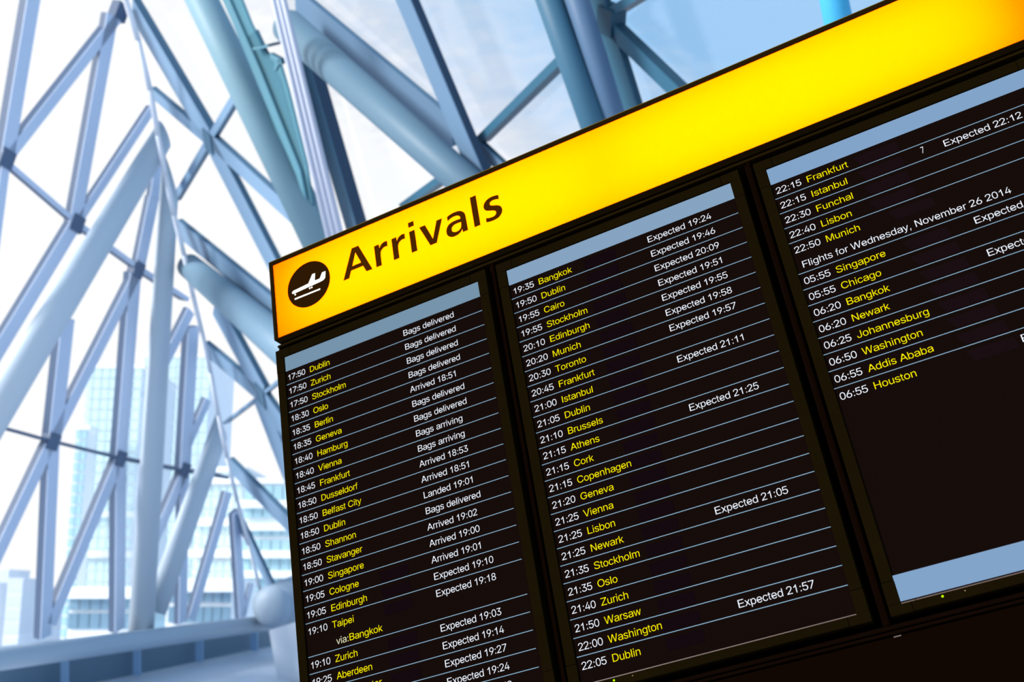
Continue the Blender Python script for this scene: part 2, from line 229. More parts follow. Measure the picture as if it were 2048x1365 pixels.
 'p': '53,-143 53,379 112,379 112,319 118,319 137,346 152,360 171,373 197,381 229,384 274,378 313,361 345,332 370,293 385,245 390,189 385,133 370,84 346,45 313,16 274,-2 229,-8 198,-5 173,4 153,17 138,31 118,59 114,59 114,-143|220,47 253,51 279,66 301,88 316,117 325,151 328,189 325,227 316,261 301,290 280,311 253,325 220,330 188,325 161,312 140,291 125,263 116,229 113,189 116,150 125,115 140,86 162,65 188,51',
 'r': '53,0 53,379 112,379 112,321 115,321 130,347 152,367 181,380 213,385 229,384 243,384 243,322 230,324 207,326 182,323 159,315 140,301 126,284 117,262 114,237 114,0',
 's': '182,-8 145,-5 112,3 84,18 62,38 45,63 36,94 94,107 105,79 124,60 150,49 181,45 217,50 244,62 262,81 268,103 265,121 254,136 237,147 212,155 149,170 104,186 72,208 53,237 47,274 51,305 65,332 87,354 115,370 149,381 187,384 223,381 254,372 279,358 299,339 314,316 324,290 268,277 258,298 243,316 219,328 187,333 156,329 131,317 114,299 109,277 112,258 124,243 144,232 172,223 229,209 275,194 306,171 325,142 331,107 326,75 312,47 290,24 260,6 223,-5',
 't': '204,379 204,327 6,327 6,379|65,471 126,471 126,98 128,76 136,61 150,53 170,50 185,51 202,54 213,2 192,-3 168,-4 125,2 92,21 72,52 65,93',
 'u': '182,-5 146,-1 115,11 89,31 69,59 57,95 53,139 53,379 114,379 114,144 119,105 137,75 164,56 200,50 226,53 249,62 268,77 283,97 293,122 296,153 296,379 357,379 357,0 298,0 298,92 307,92 286,47 257,17 222,0',
 'v': '163,0 17,379 84,379 165,155 187,87 206,21 184,21 203,87 224,155 305,379 371,379 226,0',
 'w': '138,0 23,379 87,379 133,214 154,137 175,41 165,41 186,135 206,214 252,379 316,379 362,214 382,136 402,41 391,41 413,135 434,214 480,379 545,379 429,0 368,0 319,172 305,225 291,280 277,338 291,338 277,280 263,225 248,172 199,0',
 'x': '21,0 171,218 171,171 29,379 100,379 147,306 179,253 207,206 175,206 202,253 233,306 282,379 352,379 209,169 209,214 358,0 287,0 231,85 200,136 173,182 205,182 178,136 148,85 91,0',
 'y': '47,-139 61,-86 71,-87 88,-90 104,-89 118,-84 130,-74 141,-58 151,-36 163,-1 17,379 84,379 165,155 187,87 206,21 184,21 202,87 224,155 305,379 371,379 204,-58 191,-85 177,-107 159,-124 139,-136 117,-143 91,-145 65,-143',
}

# ------------------------------------------------------------------ the glass hall behind: two leaning facades that meet along a raking corner
def solve3(P):                               # 1/z = a + b*px + c*py through three points
    (x1, y1, w1), (x2, y2, w2), (x3, y3, w3) = P
    D = Matrix(((1, x1, y1), (1, x2, y2), (1, x3, y3))); return D.inverted() @ Vector((w1, w2, w3))
PA = solve3(((0, 1250, 1/17.), (520, 1230, 1/24.), (0, 0, 1/15.)))
def zin(P, x, y): return 1.0/(P[0]+P[1]*x+P[2]*y)
PB = solve3(((262, 20, 1/zin(PA, 262, 20)), (510, 1200, 1/zin(PA, 510, 1200)), (1150, 100, 1/9.)))
def on(P, x, y, k=1.0): return at(x, y, zin(P, x, y)*k)
def normal(P):
    a, b_, c = on(P, 100, 100), on(P, 100, 1000), on(P, 600, 300)
    n = (b_-a).cross(c-a).normalized()
    return n if n.dot(a-CAM) > 0 else -n     # outward, away from the camera
NA, NB = normal(PA), normal(PB)
def px_of(p):
    d = p-CAM; z = d.y*cp+d.z*sp; return Vector((1024+F*d.x/z, 682.5-F*(d.z*cp-d.y*sp)/z)), z
def perp(p, v, d2):                          # pixels across the member per metre along v
    a, _ = px_of(p); b_, _ = px_of(p+v*0.1); s = (b_-a)*10
    return abs(s.x*d2.y-s.y*d2.x)
def prism_member(name, a, b_, u, n, wa, wb, da, db, m, parent):
    V = []
    for p, w_, d0, d1 in ((a, wa, da, db), (b_, wb, da, db)):
        V += [p-u*w_/2+n*d0, p+u*w_/2+n*d0, p+u*w_/2+n*d1, p-u*w_/2+n*d1]
    return obj(name, V, [(0, 1, 2, 3), (7, 6, 5, 4), (0, 4, 5, 1), (1, 5, 6, 2), (2, 6, 7, 3), (3, 7, 4, 0)], m, parent)
def hid(x, y):                               # members run on past the frame edge and behind the sign
    return x < -5 or y < -5 or (x > 575 and y > 560-0.4219*(x-541))
def stretch(p0, p1, by=240):
    o = []
    for a, b_ in ((p0, p1), (p1, p0)):
        d = Vector((a[0]-b_[0], a[1]-b_[1])).normalized()
        o.append((a[0]+d.x*by, a[1]+d.y*by) if hid(*a) else a)
    return o
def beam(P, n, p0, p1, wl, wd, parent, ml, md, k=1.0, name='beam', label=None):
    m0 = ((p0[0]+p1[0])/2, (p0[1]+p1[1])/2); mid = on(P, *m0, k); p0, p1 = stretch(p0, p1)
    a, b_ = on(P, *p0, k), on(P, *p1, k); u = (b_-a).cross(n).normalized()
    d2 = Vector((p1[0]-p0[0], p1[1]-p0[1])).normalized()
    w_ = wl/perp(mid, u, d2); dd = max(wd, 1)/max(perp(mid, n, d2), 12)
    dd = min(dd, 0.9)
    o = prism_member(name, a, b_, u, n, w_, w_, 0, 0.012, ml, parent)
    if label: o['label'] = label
    if wd: prism_member('shaded_side', a, b_, u, n, w_*0.96, w_*0.96, 0.012, 0.012+dd, md, o)  # shaded flank of the beam, its shade put into a darker colour
    return o
def tube(P, p0, p1, w0, w1, m, k=0.96, name='steel_tube', label=None, cat='column', parent=None, seg=28, cut=False):
    if parent is None:
        o0, o1 = Vector(p0), Vector(p1); L0 = (o1-o0).length; p0, p1 = stretch(p0, p1); g = (w1-w0)/L0
        w0, w1 = w0-g*(o0-Vector(p0)).length, w1+g*(o1-Vector(p1)).length
    a, b_ = on(P, *p0, k), on(P, *p1, k); za, zb = px_of(a)[1], px_of(b_)[1]
    ax = (b_-a).normalized(); u = ax.cross(Vector((0.3, 1, 0.1))).normalized(); v = ax.cross(u)
    V = []
    for p, r in ((a, w0/2*za/F), (b_, w1/2*zb/F)):
        V += [p+u*r*math.cos(2*math.pi*i/seg)+v*r*math.sin(2*math.pi*i/seg) for i in range(seg)]
    if cut:                                  # upper end mitred against the right-hand facade
        q0 = on(PB, 400, 500)-NB*0.14; den = ax.dot(NB)
        for i in range(seg):
            t_ = (q0-V[i]).dot(NB)/den; V[i] = V[i]+ax*max(-1.6, min(1.6, t_))
    Fc = [(i, (i+1) % seg, seg+(i+1) % seg, seg+i) for i in range(seg)]+[tuple(range(seg)), tuple(range(2*seg-1, seg-1, -1))]
    me_o = obj(name, V, Fc, m, parent, smooth=True)
    for q in me_o.data.polygons[-2:]: q.use_smooth = False
    if label: tag(me_o, label, cat, kind=None)
    return me_o
def pane(P, n, pts, parent, off=0.30, m='glass', k=1.0, t=0.02, name='glass_pane'):
    q = [on(P, *p, k) for p in pts]; c = sum(q, Vector())/len(q)
    q = [c+(p-c)*0.995+n*off for p in q]; N_ = len(q)
    return obj(name, q+[p+n*t for p in q], [tuple(range(N_)), tuple(range(2*N_-1, N_-1, -1))]+[(i, (i+1) % N_, N_+(i+1) % N_, N_+i) for i in range(N_)], m, parent)

obj('floor', boxv(-18, 22, -10, 35.5, -0.12, 0), BF, 'floor')['kind'] = 'structure'
wl = tag(empty('wall_left'), kind='structure'); wr = tag(empty('wall_right'), kind='structure')
SP, SD = 'steel_pale', 'steel_dark'
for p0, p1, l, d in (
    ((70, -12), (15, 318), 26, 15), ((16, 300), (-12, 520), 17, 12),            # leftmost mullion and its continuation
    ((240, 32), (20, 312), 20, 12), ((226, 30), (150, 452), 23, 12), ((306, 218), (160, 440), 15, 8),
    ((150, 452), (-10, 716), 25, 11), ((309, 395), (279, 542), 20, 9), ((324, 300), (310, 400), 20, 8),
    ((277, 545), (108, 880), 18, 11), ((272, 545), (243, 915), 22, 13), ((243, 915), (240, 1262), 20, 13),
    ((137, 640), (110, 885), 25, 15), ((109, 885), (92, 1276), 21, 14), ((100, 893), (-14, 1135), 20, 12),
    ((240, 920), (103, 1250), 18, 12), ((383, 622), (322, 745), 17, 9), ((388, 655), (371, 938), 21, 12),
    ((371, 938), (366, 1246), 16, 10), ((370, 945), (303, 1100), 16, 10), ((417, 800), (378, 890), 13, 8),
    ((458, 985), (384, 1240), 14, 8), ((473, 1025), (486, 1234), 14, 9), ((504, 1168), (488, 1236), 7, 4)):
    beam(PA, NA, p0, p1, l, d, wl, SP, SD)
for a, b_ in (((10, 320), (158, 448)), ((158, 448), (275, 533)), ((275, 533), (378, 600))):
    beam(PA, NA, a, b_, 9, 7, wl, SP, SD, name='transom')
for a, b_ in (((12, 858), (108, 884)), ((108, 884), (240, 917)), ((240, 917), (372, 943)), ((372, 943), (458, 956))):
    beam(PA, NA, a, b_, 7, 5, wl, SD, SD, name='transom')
for x, y in ((14, 318), (155, 448), (277, 540), (106, 884), (241, 918), (370, 941), (243, 24)):
    c = on(PA, x, y)+NA*0.0; u = Vector((0, 1, 0)); u = (u-NA*u.dot(NA)).normalized(); v = NA.cross(u); r = 0.30
    prism_member('node_plate', c-v*.12, c+v*.12, u, NA, .24, .24, -0.02, 0.12, SD, wl)
# pale corner member where the two facades meet
seam = [(247, -15), (276, 80), (300, 180), (316, 270), (331, 350), (348, 430), (368, 510), (386, 590), (404, 665), (421, 745), (437, 830), (454, 915), (474, 1000), (498, 1090), (520, 1180)]
cw = empty('corner_member'); cw.parent = wl
for i in range(len(seam)-1):
    tube(PA, seam[i], seam[i+1], 12-5*i/14, 12-5*(i+1)/14, 'seam_white', k=0.93, name='corner_segment', parent=cw, seg=10)
# right-hand facade
BBm, BD_ = 'blue_beam', 'blue_dark'
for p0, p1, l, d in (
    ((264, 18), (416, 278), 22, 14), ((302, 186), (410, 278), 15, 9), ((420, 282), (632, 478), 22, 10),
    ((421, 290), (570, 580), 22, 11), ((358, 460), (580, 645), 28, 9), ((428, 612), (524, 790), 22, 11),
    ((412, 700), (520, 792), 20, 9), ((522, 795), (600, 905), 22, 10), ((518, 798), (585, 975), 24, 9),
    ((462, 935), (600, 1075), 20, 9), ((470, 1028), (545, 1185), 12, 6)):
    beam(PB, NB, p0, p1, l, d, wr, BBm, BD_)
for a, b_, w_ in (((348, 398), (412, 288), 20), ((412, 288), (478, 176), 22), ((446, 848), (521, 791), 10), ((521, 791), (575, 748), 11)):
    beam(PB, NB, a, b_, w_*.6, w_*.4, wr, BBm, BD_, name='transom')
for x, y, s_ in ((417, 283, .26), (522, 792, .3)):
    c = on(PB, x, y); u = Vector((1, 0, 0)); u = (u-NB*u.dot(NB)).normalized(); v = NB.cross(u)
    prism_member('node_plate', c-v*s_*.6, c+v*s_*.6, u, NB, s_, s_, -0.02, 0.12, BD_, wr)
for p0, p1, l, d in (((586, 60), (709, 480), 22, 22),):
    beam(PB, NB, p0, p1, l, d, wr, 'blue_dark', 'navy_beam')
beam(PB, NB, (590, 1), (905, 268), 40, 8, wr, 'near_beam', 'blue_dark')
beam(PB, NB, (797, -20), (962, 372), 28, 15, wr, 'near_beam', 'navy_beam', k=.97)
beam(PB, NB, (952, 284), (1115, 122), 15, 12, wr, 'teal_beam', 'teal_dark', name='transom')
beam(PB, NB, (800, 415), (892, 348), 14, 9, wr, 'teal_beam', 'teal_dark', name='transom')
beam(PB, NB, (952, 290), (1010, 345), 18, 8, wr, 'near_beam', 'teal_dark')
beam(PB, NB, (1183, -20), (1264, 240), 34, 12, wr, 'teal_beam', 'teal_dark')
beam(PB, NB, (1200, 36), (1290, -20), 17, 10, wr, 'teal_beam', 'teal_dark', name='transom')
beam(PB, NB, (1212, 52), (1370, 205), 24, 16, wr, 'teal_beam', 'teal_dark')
for x, y, s_ in ((948, 318, .2), (1212, 42, .16)):
    c = on(PB, x, y); u = Vector((1, 0, 0)); u = (u-NB*u.dot(NB)).normalized(); v = NB.cross(u)
    prism_member('node_plate', c-v*s_*.6, c+v*s_*.6, u, NB, s_, s_, -0.02, 0.12, 'teal_dark', wr)
# panes
for pts in ([(-40, -30), (70, -30), (14, 318), (-40, 318)], [(72, -30), (250, -30), (240, 30), (16, 312)], [(238, 34), (152, 446), (16, 322)], [(242, 34), (304, 220), (157, 446)],
    [(306, 224), (348, 430), (277, 538), (158, 452)], [(14, 324), (152, 452), (-40, 760), (-40, 324)], [(154, 454), (275, 542), (108, 878), (-40, 858), (-40, 775)],
    [(277, 546), (242, 914), (110, 882)], [(350, 432), (386, 590), (280, 548)], [(278, 548), (384, 600), (371, 938), (244, 916)], [(386, 600), (455, 950), (373, 940)],
    [(-40, 862), (104, 886), (-40, 1180)], [(104, 890), (96, 1275), (-40, 1285), (-40, 1190)], [(108, 888), (240, 920), (104, 1255)], [(241, 922), (240, 1262), (108, 1268)],
    [(243, 920), (368, 944), (300, 1105), (243, 1258)], [(370, 946), (366, 1248), (244, 1260)], [(373, 946), (456, 960), (486, 1060), (384, 1240), (370, 1246)], [(488, 1070), (516, 1180), (520, 1234), (388, 1244)]):
    pane(PA, NA, pts, wl, off=0.22)
for pts in ([(264, 16), (415, 276), (478, 170), (370, -30), (250, -30)], [(276, 80), (410, 276), (304, 186)], [(304, 190), (408, 282), (348, 396)], [(480, 172), (422, 282), (632, 474), (660, 440), (372, -30)],
    [(420, 288), (630, 482), (572, 580)], [(350, 400), (414, 290), (568, 582), (560, 620), (364, 456)], [(364, 462), (578, 644), (600, 760), (524, 788), (430, 612)], [(404, 640), (428, 618), (520, 786), (413, 700)],
    [(414, 706), (518, 796), (447, 846)], [(448, 850), (519, 800), (583, 975), (600, 1070), (463, 934)], [(524, 796), (600, 765), (600, 900)], [(465, 940), (600, 1080), (600, 1170), (545, 1180), (471, 1028)],
    [(374, -30), (590, -30), (730, 476), (662, 440)], [(600, -8), (900, 250), (940, 330), (740, 470)], [(605, -30), (795, -30), (900, 240)], [(800, -30), (1180, -30), (1112, 120), (954, 280)],
    [(956, 288), (1114, 126), (1200, 30), (1270, 235), (1010, 350)], [(1186, -30), (1284, -30), (1202, 34)], [(1292, -30), (1780, -30), (1380, 215), (1216, 48)], [(1214, 54), (1366, 205), (1280, 240)]):
    pane(PB, NB, pts, wr, off=0.16)

# round steel struts, each a thing of its own
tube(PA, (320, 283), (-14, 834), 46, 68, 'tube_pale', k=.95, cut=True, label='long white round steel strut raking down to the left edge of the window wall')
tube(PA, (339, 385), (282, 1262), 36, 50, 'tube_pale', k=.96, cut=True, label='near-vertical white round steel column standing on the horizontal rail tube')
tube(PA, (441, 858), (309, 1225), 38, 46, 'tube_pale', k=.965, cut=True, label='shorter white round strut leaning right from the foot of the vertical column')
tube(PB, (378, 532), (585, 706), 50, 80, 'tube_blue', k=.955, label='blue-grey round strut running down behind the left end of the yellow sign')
tube(PB, (394, -20), (650, 505), 64, 72, 'teal_pale', k=.93, label='pale teal round strut with mottled surface left of the white upright')
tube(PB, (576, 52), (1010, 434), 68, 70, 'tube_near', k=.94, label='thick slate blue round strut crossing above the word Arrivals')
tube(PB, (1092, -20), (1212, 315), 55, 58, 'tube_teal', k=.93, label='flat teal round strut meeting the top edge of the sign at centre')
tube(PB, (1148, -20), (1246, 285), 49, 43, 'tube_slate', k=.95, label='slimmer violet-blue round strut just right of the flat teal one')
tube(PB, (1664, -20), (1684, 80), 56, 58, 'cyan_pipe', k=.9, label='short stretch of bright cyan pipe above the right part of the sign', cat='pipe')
# white fluted upright
up = tag(empty('white_upright'), 'white fluted upright post behind the letter A of the sign', 'post')
for dx, w_ in ((-11, 11), (0, 10), (11, 12)):
    tube(PB, (500+dx*.85, -240), (724+dx*1.2, 700), w_*.9, w_*1.2, 'corner_pale', k=.88, name='flute', parent=up, seg=12)
# teal glass fin with bolted brackets
fin = tag(empty('glass_fin'), 'teal glass fin with bracket fittings between the teal strut and white upright', 'glass panel')
def quad(name, P, pts, m, parent, k=1.0, t=0.03):
    q = [on(P, *p, k) for p in pts]; N_ = len(q); n = NB
    return obj(name, q+[p+n*t for p in q], [tuple(range(N_)), tuple(range(2*N_-1, N_-1, -1))]+[(i, (i+1) % N_, N_+(i+1) % N_, N_+i) for i in range(N_)], m, parent)
quad('fin_glass', PB, [(438, -15), (476, -15), (502, 50), (528, 100), (560, 130), (575, 180), (612, 330), (634, 470), (600, 400), (540, 230), (480, 80)], 'teal_glass', fin, .935)
quad('fin_glass', PB, [(482, 85), (512, 60), (560, 165), (604, 330), (600, 390), (545, 240)], 'teal_mid', fin, .94)
quad('fin_edge', PB, [(440, -15), (452, -15), (520, 140), (600, 340), (620, 440), (592, 350), (508, 150)], 'teal_mid', fin, .928)
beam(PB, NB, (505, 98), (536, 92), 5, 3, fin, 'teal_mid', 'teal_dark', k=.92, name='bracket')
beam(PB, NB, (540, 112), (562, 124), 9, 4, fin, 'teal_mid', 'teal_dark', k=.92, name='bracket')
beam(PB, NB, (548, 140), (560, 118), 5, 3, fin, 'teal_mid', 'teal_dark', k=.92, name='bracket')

# sill zone at the foot of the window wall
tube(PA, (-20, 1321), (540, 1246), 48, 31, 'rail_steel', k=.93, label='horizontal pale steel rail tube along the foot of the window wall', cat='rail', name='rail_tube')
pr = tag(empty('trim_1'), kind='structure')
def poly(name, pts, m, parent, t=0.08):      # pts: (px, py, depth)
    q = [at(*p) for p in pts]; N_ = len(q); n = (q[1]-q[0]).cross(q[2]-q[0]).normalized()
    if n.dot(q[0]-CAM) < 0: n = -n
    return obj(name, q+[p+n*t for p in q], [tuple(range(N_)), tuple(range(2*N_-1, N_-1, -1))]+[(i, (i+1) % N_, N_+(i+1) % N_, N_+i) for i in range(N_)], m, parent)
za = lambda x, y, k=.97: zin(PA, x, y)*k
poly('parapet_panel', [(-30, 1300, za(-30, 1320)), (560, 1235, za(560, 1250)), (560, 1292, za(560, 1290)), (200, 1364, za(200, 1360)), (-30, 1410, za(-30, 1400))], 'parapet_blue', pr)
for x, y0, y1 in ((128, 1318, 1385), (273, 1298, 1352), (398, 1281, 1325), (508, 1264, 1303)):
    z = za(x, y0, .955)
    poly('short_post', [(x-7, y0, z), (x+7, y0, z), (x+7, y1, z), (x-7, y1, z)], 'post_blue', pr, .06)
q0, q1 = at(185, 1366, za(200, 1360)), at(560, 1291, za(560, 1290))
poly('sill_ledge', [(-60, 1420, za(-60, 1420, .96)), (185, 1366, za(200, 1360, .965)), (560, 1291, za(560, 1290, .965)), (600, 1420, za(560, 1290, .72)), (300, 1500, za(200, 1360, .7)), (-60, 1560, za(-60, 1420, .7))], 'sill_pale', pr)
dk = tag(empty('bulkhead_duct'), 'rounded grey-blue bulkhead tube emerging behind the lower left edge of the display cabinet', 'duct')
tube(PA, (545, 1214), (650, 1178), 86, 96, 'rail_steel', k=.90, name='duct_tube', parent=dk)
ca, cb = on(PA, 545, 1214, .9), on(PA, 650, 1178, .9); dx_ = (ca-cb).normalized(); du = dx_.cross(Vector((0, 0, 1))).normalized(); dv = dx_.cross(du); R_ = 43*px_of(ca)[1]/F
V = []; Fc = []
for j in range(7):
    th = j*math.pi/12
    V += [ca+dx_*R_*.6*math.sin(th)+(du*math.cos(2*math.pi*i/24)+dv*math.sin(2*math.pi*i/24))*R_*max(math.cos(th), .001) for i in range(24)]
for j in range(6): Fc += [(j*24+i, j*24+(i+1) % 24, (j+1)*24+(i+1) % 24, (j+1)*24+i) for i in range(24)]
obj('domed_end', V, Fc, 'rail_steel', dk, smooth=True)
poly('side_cheek', [(538, 1262, 20.5), (640, 1230, 20.0), (640, 1400, 20.0), (562, 1400, 20.5)], 'sill_pale', dk, .2)

# ------------------------------------------------------------------ outside: ground and buildings with the haze put into their pale colours
obj('ground', boxv(-900, 900, 36, 1500, -20.3, -20), BF, 'ground')['kind'] = 'structure'
def wp(px, py, Y):                           # point on the ray at world distance Y
    d = at(px, py, 1.0)-CAM; return CAM+d*(Y/d.y)
def building(px0, px1, pytop, Y, deep, label, wall, glass, cols, rows, pybase=1300, fx=0.12, fz=0.22, band=None, name='tower_block', group=None):
    a, b_, t_ = wp(px0, 1100, Y), wp(px1, 1100, Y), wp((px0+px1)/2, pytop, Y); x0, x1, z1 = a.x, b_.x, t_.z
    r = tag(empty(name, Matrix.Translation(((x0+x1)/2, Y, -20))), label, 'building', group)
    W, H = x1-x0, z1+20
    boxes('wall', [(-W/2, W/2, 0, deep, 0, H)], wall, r)
    zb = max(0.0, wp(px0, pybase, Y).z+20)
    cw_, rh = W/cols, (H-zb)/rows
    V = boxv(-cw_*(1-fx)/2, cw_*(1-fx)/2, -0.25, 0.05, -rh*(1-fz)/2, rh*(1-fz)/2)
    proto = None
    for i in range(cols):
        for j in range(rows):
            if proto is None: o = proto = obj('window', V, BF, glass, r)
            else: o = proto.copy(); COL.objects.link(o); o.parent = r
            o.location = (-W/2+cw_*(i+.5), 0, zb+rh*(j+.5))
    if band:
        for zz in band:
            z = wp((px0+px1)/2, zz, Y).z+20
            boxes('floor_band', [(-W/2-.4, W/2+.4, -0.9, 0.1, z-0.35, z+0.35)], 'conc', r)
    boxes('roof_parapet', [(-W/2-.3, W/2+.3, -.3, deep, H, H+.5)], wall, r)
    return r
building(146, 262, 738, 140, 14, 'tall pale glass tower seen between the left struts', 'conc', 'win', 7, 26, band=(1030, 1110))
building(264, 402, 716, 162, 14, 'taller pale glass tower behind the vertical white column', 'conc', 'win', 8, 26)
building(135, 158, 860, 135, 3, 'slim teal glass shaft on the left side of the pale tower', 'conc', 'win2', 2, 20)
building(148, 340, 1186, 110, 6, 'low podium with dark glazing and white roof band in front of the towers', 'conc', 'win3', 9, 2, pybase=1262, fz=.15, band=(1190,))
building(388, 480, 945, 118, 12, 'mid-rise teal glass block with white floor bands right of the towers', 'conc', 'win', 6, 14, band=(962, 1046, 1108))
building(345, 468, 1170, 100, 9, 'low white-topped block with blue-grey windows near the corner', 'conc', 'win3', 7, 2, pybase=1250, fz=.2, band=(1176,))
building(484, 640, 968, 112, 4, 'teal glass wing with white ledges behind the left edge of the display board', 'conc', 'win2', 8, 9, band=(1010, 1055, 1110, 1150))
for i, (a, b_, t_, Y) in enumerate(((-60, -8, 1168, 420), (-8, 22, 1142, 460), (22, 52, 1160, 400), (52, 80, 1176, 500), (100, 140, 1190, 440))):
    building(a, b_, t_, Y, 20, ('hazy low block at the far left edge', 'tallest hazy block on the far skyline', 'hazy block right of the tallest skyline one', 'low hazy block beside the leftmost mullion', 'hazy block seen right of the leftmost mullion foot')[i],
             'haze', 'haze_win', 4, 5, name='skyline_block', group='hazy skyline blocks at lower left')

# ------------------------------------------------------------------ lettering: glyph outlines on a 509-unit cap height
BB = {'0': (37, 519, 556), '1': (101, 359, 556), '2': (26, 507, 556), '3': (34, 522, 556), '4': (25, 523, 556), '5': (32, 514, 556), '6': (38, 518, 556),
 '7': (37, 523, 556), '8': (38, 517, 556), '9': (42, 514, 556), ':': (90, 188, 278), ',': (87, 191, 278), 'A': (5, 662, 667), 'B': (74, 627, 667),
 'C': (44, 681, 722), 'D': (81, 674, 722), 'E': (86, 616, 667), 'F': (86, 583, 611), 'G': (48, 709, 778), 'H': (77, 646, 722), 'I': (94, 186, 278),
 'J': (17, 428, 500), 'L': (76, 537, 556), 'M': (73, 761, 833), 'N': (76, 646, 722), 'O': (39, 739, 778), 'S': (49, 620, 667), 'T': (14, 597, 611),
 'V': (5, 660, 667), 'W': (12, 932, 944), 'Z': (23, 588, 611), 'a': (36, 510, 556), 'b': (58, 517, 556), 'c': (30, 477, 500), 'd': (35, 499, 556),
 'e': (38, 516, 556), 'f': (14, 270, 278), 'g': (36, 499, 556), 'h': (67, 491, 556), 'i': (62, 166, 222), 'k': (67, 501, 500), 'l': (67, 155, 222),
 'm': (65, 769, 833), 'n': (65, 491, 556), 'o': (35, 521, 556), 'p': (58, 517, 556), 'r': (70, 332, 333), 's': (32, 464, 500), 't': (14, 257, 278),
 'u': (68, 489, 556), 'v': (8, 492, 500), 'w': (10, 712, 722), 'x': (11, 490, 500), 'y': (11, 489, 500), ' ': (0, 0, 278)}
def inside(p, poly):
    c = False; j = len(poly)-1
    for i in range(len(poly)):
        if (poly[i][1] > p[1]) != (poly[j][1] > p[1]) and p[0] < (poly[j][0]-poly[i][0])*(p[1]-poly[i][1])/(poly[j][1]-poly[i][1])+poly[i][0]: c = not c
        j = i
    return c
def area(r): return sum(r[i-1][0]*r[i][1]-r[i][0]*r[i-1][1] for i in range(len(r)))/2
def fill(polys):
    polys = sorted(polys, key=lambda r: -abs(area(r))); groups = []
    for r in polys:
        for g in groups:
            if all(inside(p, g[0]) for p in r[::3]) and area(r)*area(g[0]) < 0: g.append(r); break
        else: groups.append([r])
    V, T = [], []
    for g in groups:
        n = len(V); flat = [p for r in g for p in r]
        T += [tuple(i+n for i in t) for t in tessellate_polygon([[Vector((p[0], p[1], 0)) for p in r] for r in g])]
        V += flat
    return V, T
GM = {}
def inset(r, d):                             # thin a contour by moving each side inwards
    n = len(r); o = []
    for i in range(n):
        a, b_, c = Vector(r[i-1]), Vector(r[i]), Vector(r[(i+1) % n]); e1, e2 = (b_-a).normalized(), (c-b_).normalized()
        n1, n2 = Vector((-e1.y, e1.x)), Vector((-e2.y, e2.x)); m_ = n1+n2
        m_ = m_/max(m_.dot(n1), 0.5)
        o.append((b_.x+m_.x*d, b_.y+m_.y*d))
    return o
for ch, s in GLYPH.items():
    P_ = [[tuple(map(float, p.split(','))) for p in r.split()] for r in s.split('|')]
    if len(P_) and len(P_[0]) > 2:
        sg_ = 1 if area(max(P_, key=lambda r: abs(area(r)))) > 0 else -1
        P_ = [inset(r, 4.0*sg_) for r in P_]
    V, T = fill(P_)
    xs = [v[0] for v in V]; GM[ch] = (V, T, min(xs), max(xs))
def textwidth(s): return sum(BB[c][2] for c in s)/1000
def text(name, s, x, y, em, cap, m, parent, depth=-0.0009):
    V, T = [], []; pen = x
    for c in s:
        l, r, a = BB[c]
        if c != ' ':
            gv, gt, g0, g1 = GM[c]; n = len(V)
            V += [(pen+(l+(v[0]-g0)/(g1-g0)*(r-l))/1000*em, depth, -y+v[1]/509*cap) for v in gv]
            T += [tuple(i+n for i in t) for t in gt]
        pen += a/1000*em
    me = bpy.data.meshes.new(name); me.from_pydata(V, [], T); me.materials.append(M[m])
    o = bpy.data.objects.new(name, me); COL.objects.link(o); o.parent = parent
    return o

# ------------------------------------------------------------------ the arrivals board (metres; x along it, z up it, y into it)
RX = (0.88626737, -0.32860881, -0.32641447); RY = (0.15467938, 0.87425936, -0.46015742); RZ = (0.43658270, 0.35733292, 0.82565655)
T0 = (-0.58860990, 0.08028770, 3.12)
ax_, az_, ay_ = c2wd(*RX), -c2wd(*RY), c2wd(*RZ); o_ = c2w(*T0)
BM = Matrix(((ax_.x, ay_.x, az_.x, o_.x), (ax_.y, ay_.y, az_.y, o_.y), (ax_.z, ay_.z, az_.z, o_.z), (0, 0, 0, 1)))
XR = 2.060                                   # right end of the cabinet

# cabinet that carries the sign and the three displays
cab = tag(empty('display_cabinet', BM), 'tall dark bronze cabinet framing the three flight displays under the yellow sign', 'cabinet')
boxes('back_panel', [(-0.024, XR, 0.075, 0.085, -1.46, 0.085)], 'black', cab)
boxes('side_panel', [(-0.0245, -0.0205, 0.012, 0.085, -1.46, 0.083)], 'frame', cab)
boxes('side_panel', [(XR-0.004, XR, 0.0, 0.085, -1.46, 0.083)], 'frame', cab)
boxes('top_channel', [(-0.0235, XR-0.005, 0.004, 0.075, 0.0815, 0.088), (-0.0235, XR-0.005, 0.020, 0.075, 0.0885, 0.094)], 'frame', cab, bevel=0.001)
for x in (0.6165, 1.281):
    mu = boxes('mullion', [(x-0.0085, x+0.0085, 0.012, 0.074, -0.998, 0.081)], 'mullion', cab, bevel=0.0015)
    boxes('mullion_rib', [(x-0.0018, x+0.0058, 0.006, 0.012, -0.998, 0.081)], 'panel', mu, bevel=0.001)
boxes('bottom_rail', [(-0.020, XR-0.005, 0.010, 0.074, -1.0075, -0.9985)], 'mullion', cab, bevel=0.0015)
boxes('bottom_rail', [(-0.020, XR-0.005, 0.004, 0.074, -1.0175, -1.011)], 'mullion', cab, bevel=0.0015)
for x0, x1 in ((-0.020, XR-0.005),):
    boxes('lower_panel', [(x0, x1, 0.004, 0.070, -1.459, -1.021)], 'panel', cab, bevel=0.0015)
boxes('clip', [(1.287, 1.301, 0.001, 0.0045, -1.0235, -1.0215)], 'lip', cab)
for x in (0.35, 1.55):
    boxes('support_post', [(x-0.035, x+0.035, 0.088, 0.16, -3.6, 0.03)], 'frame', cab, bevel=0.004)

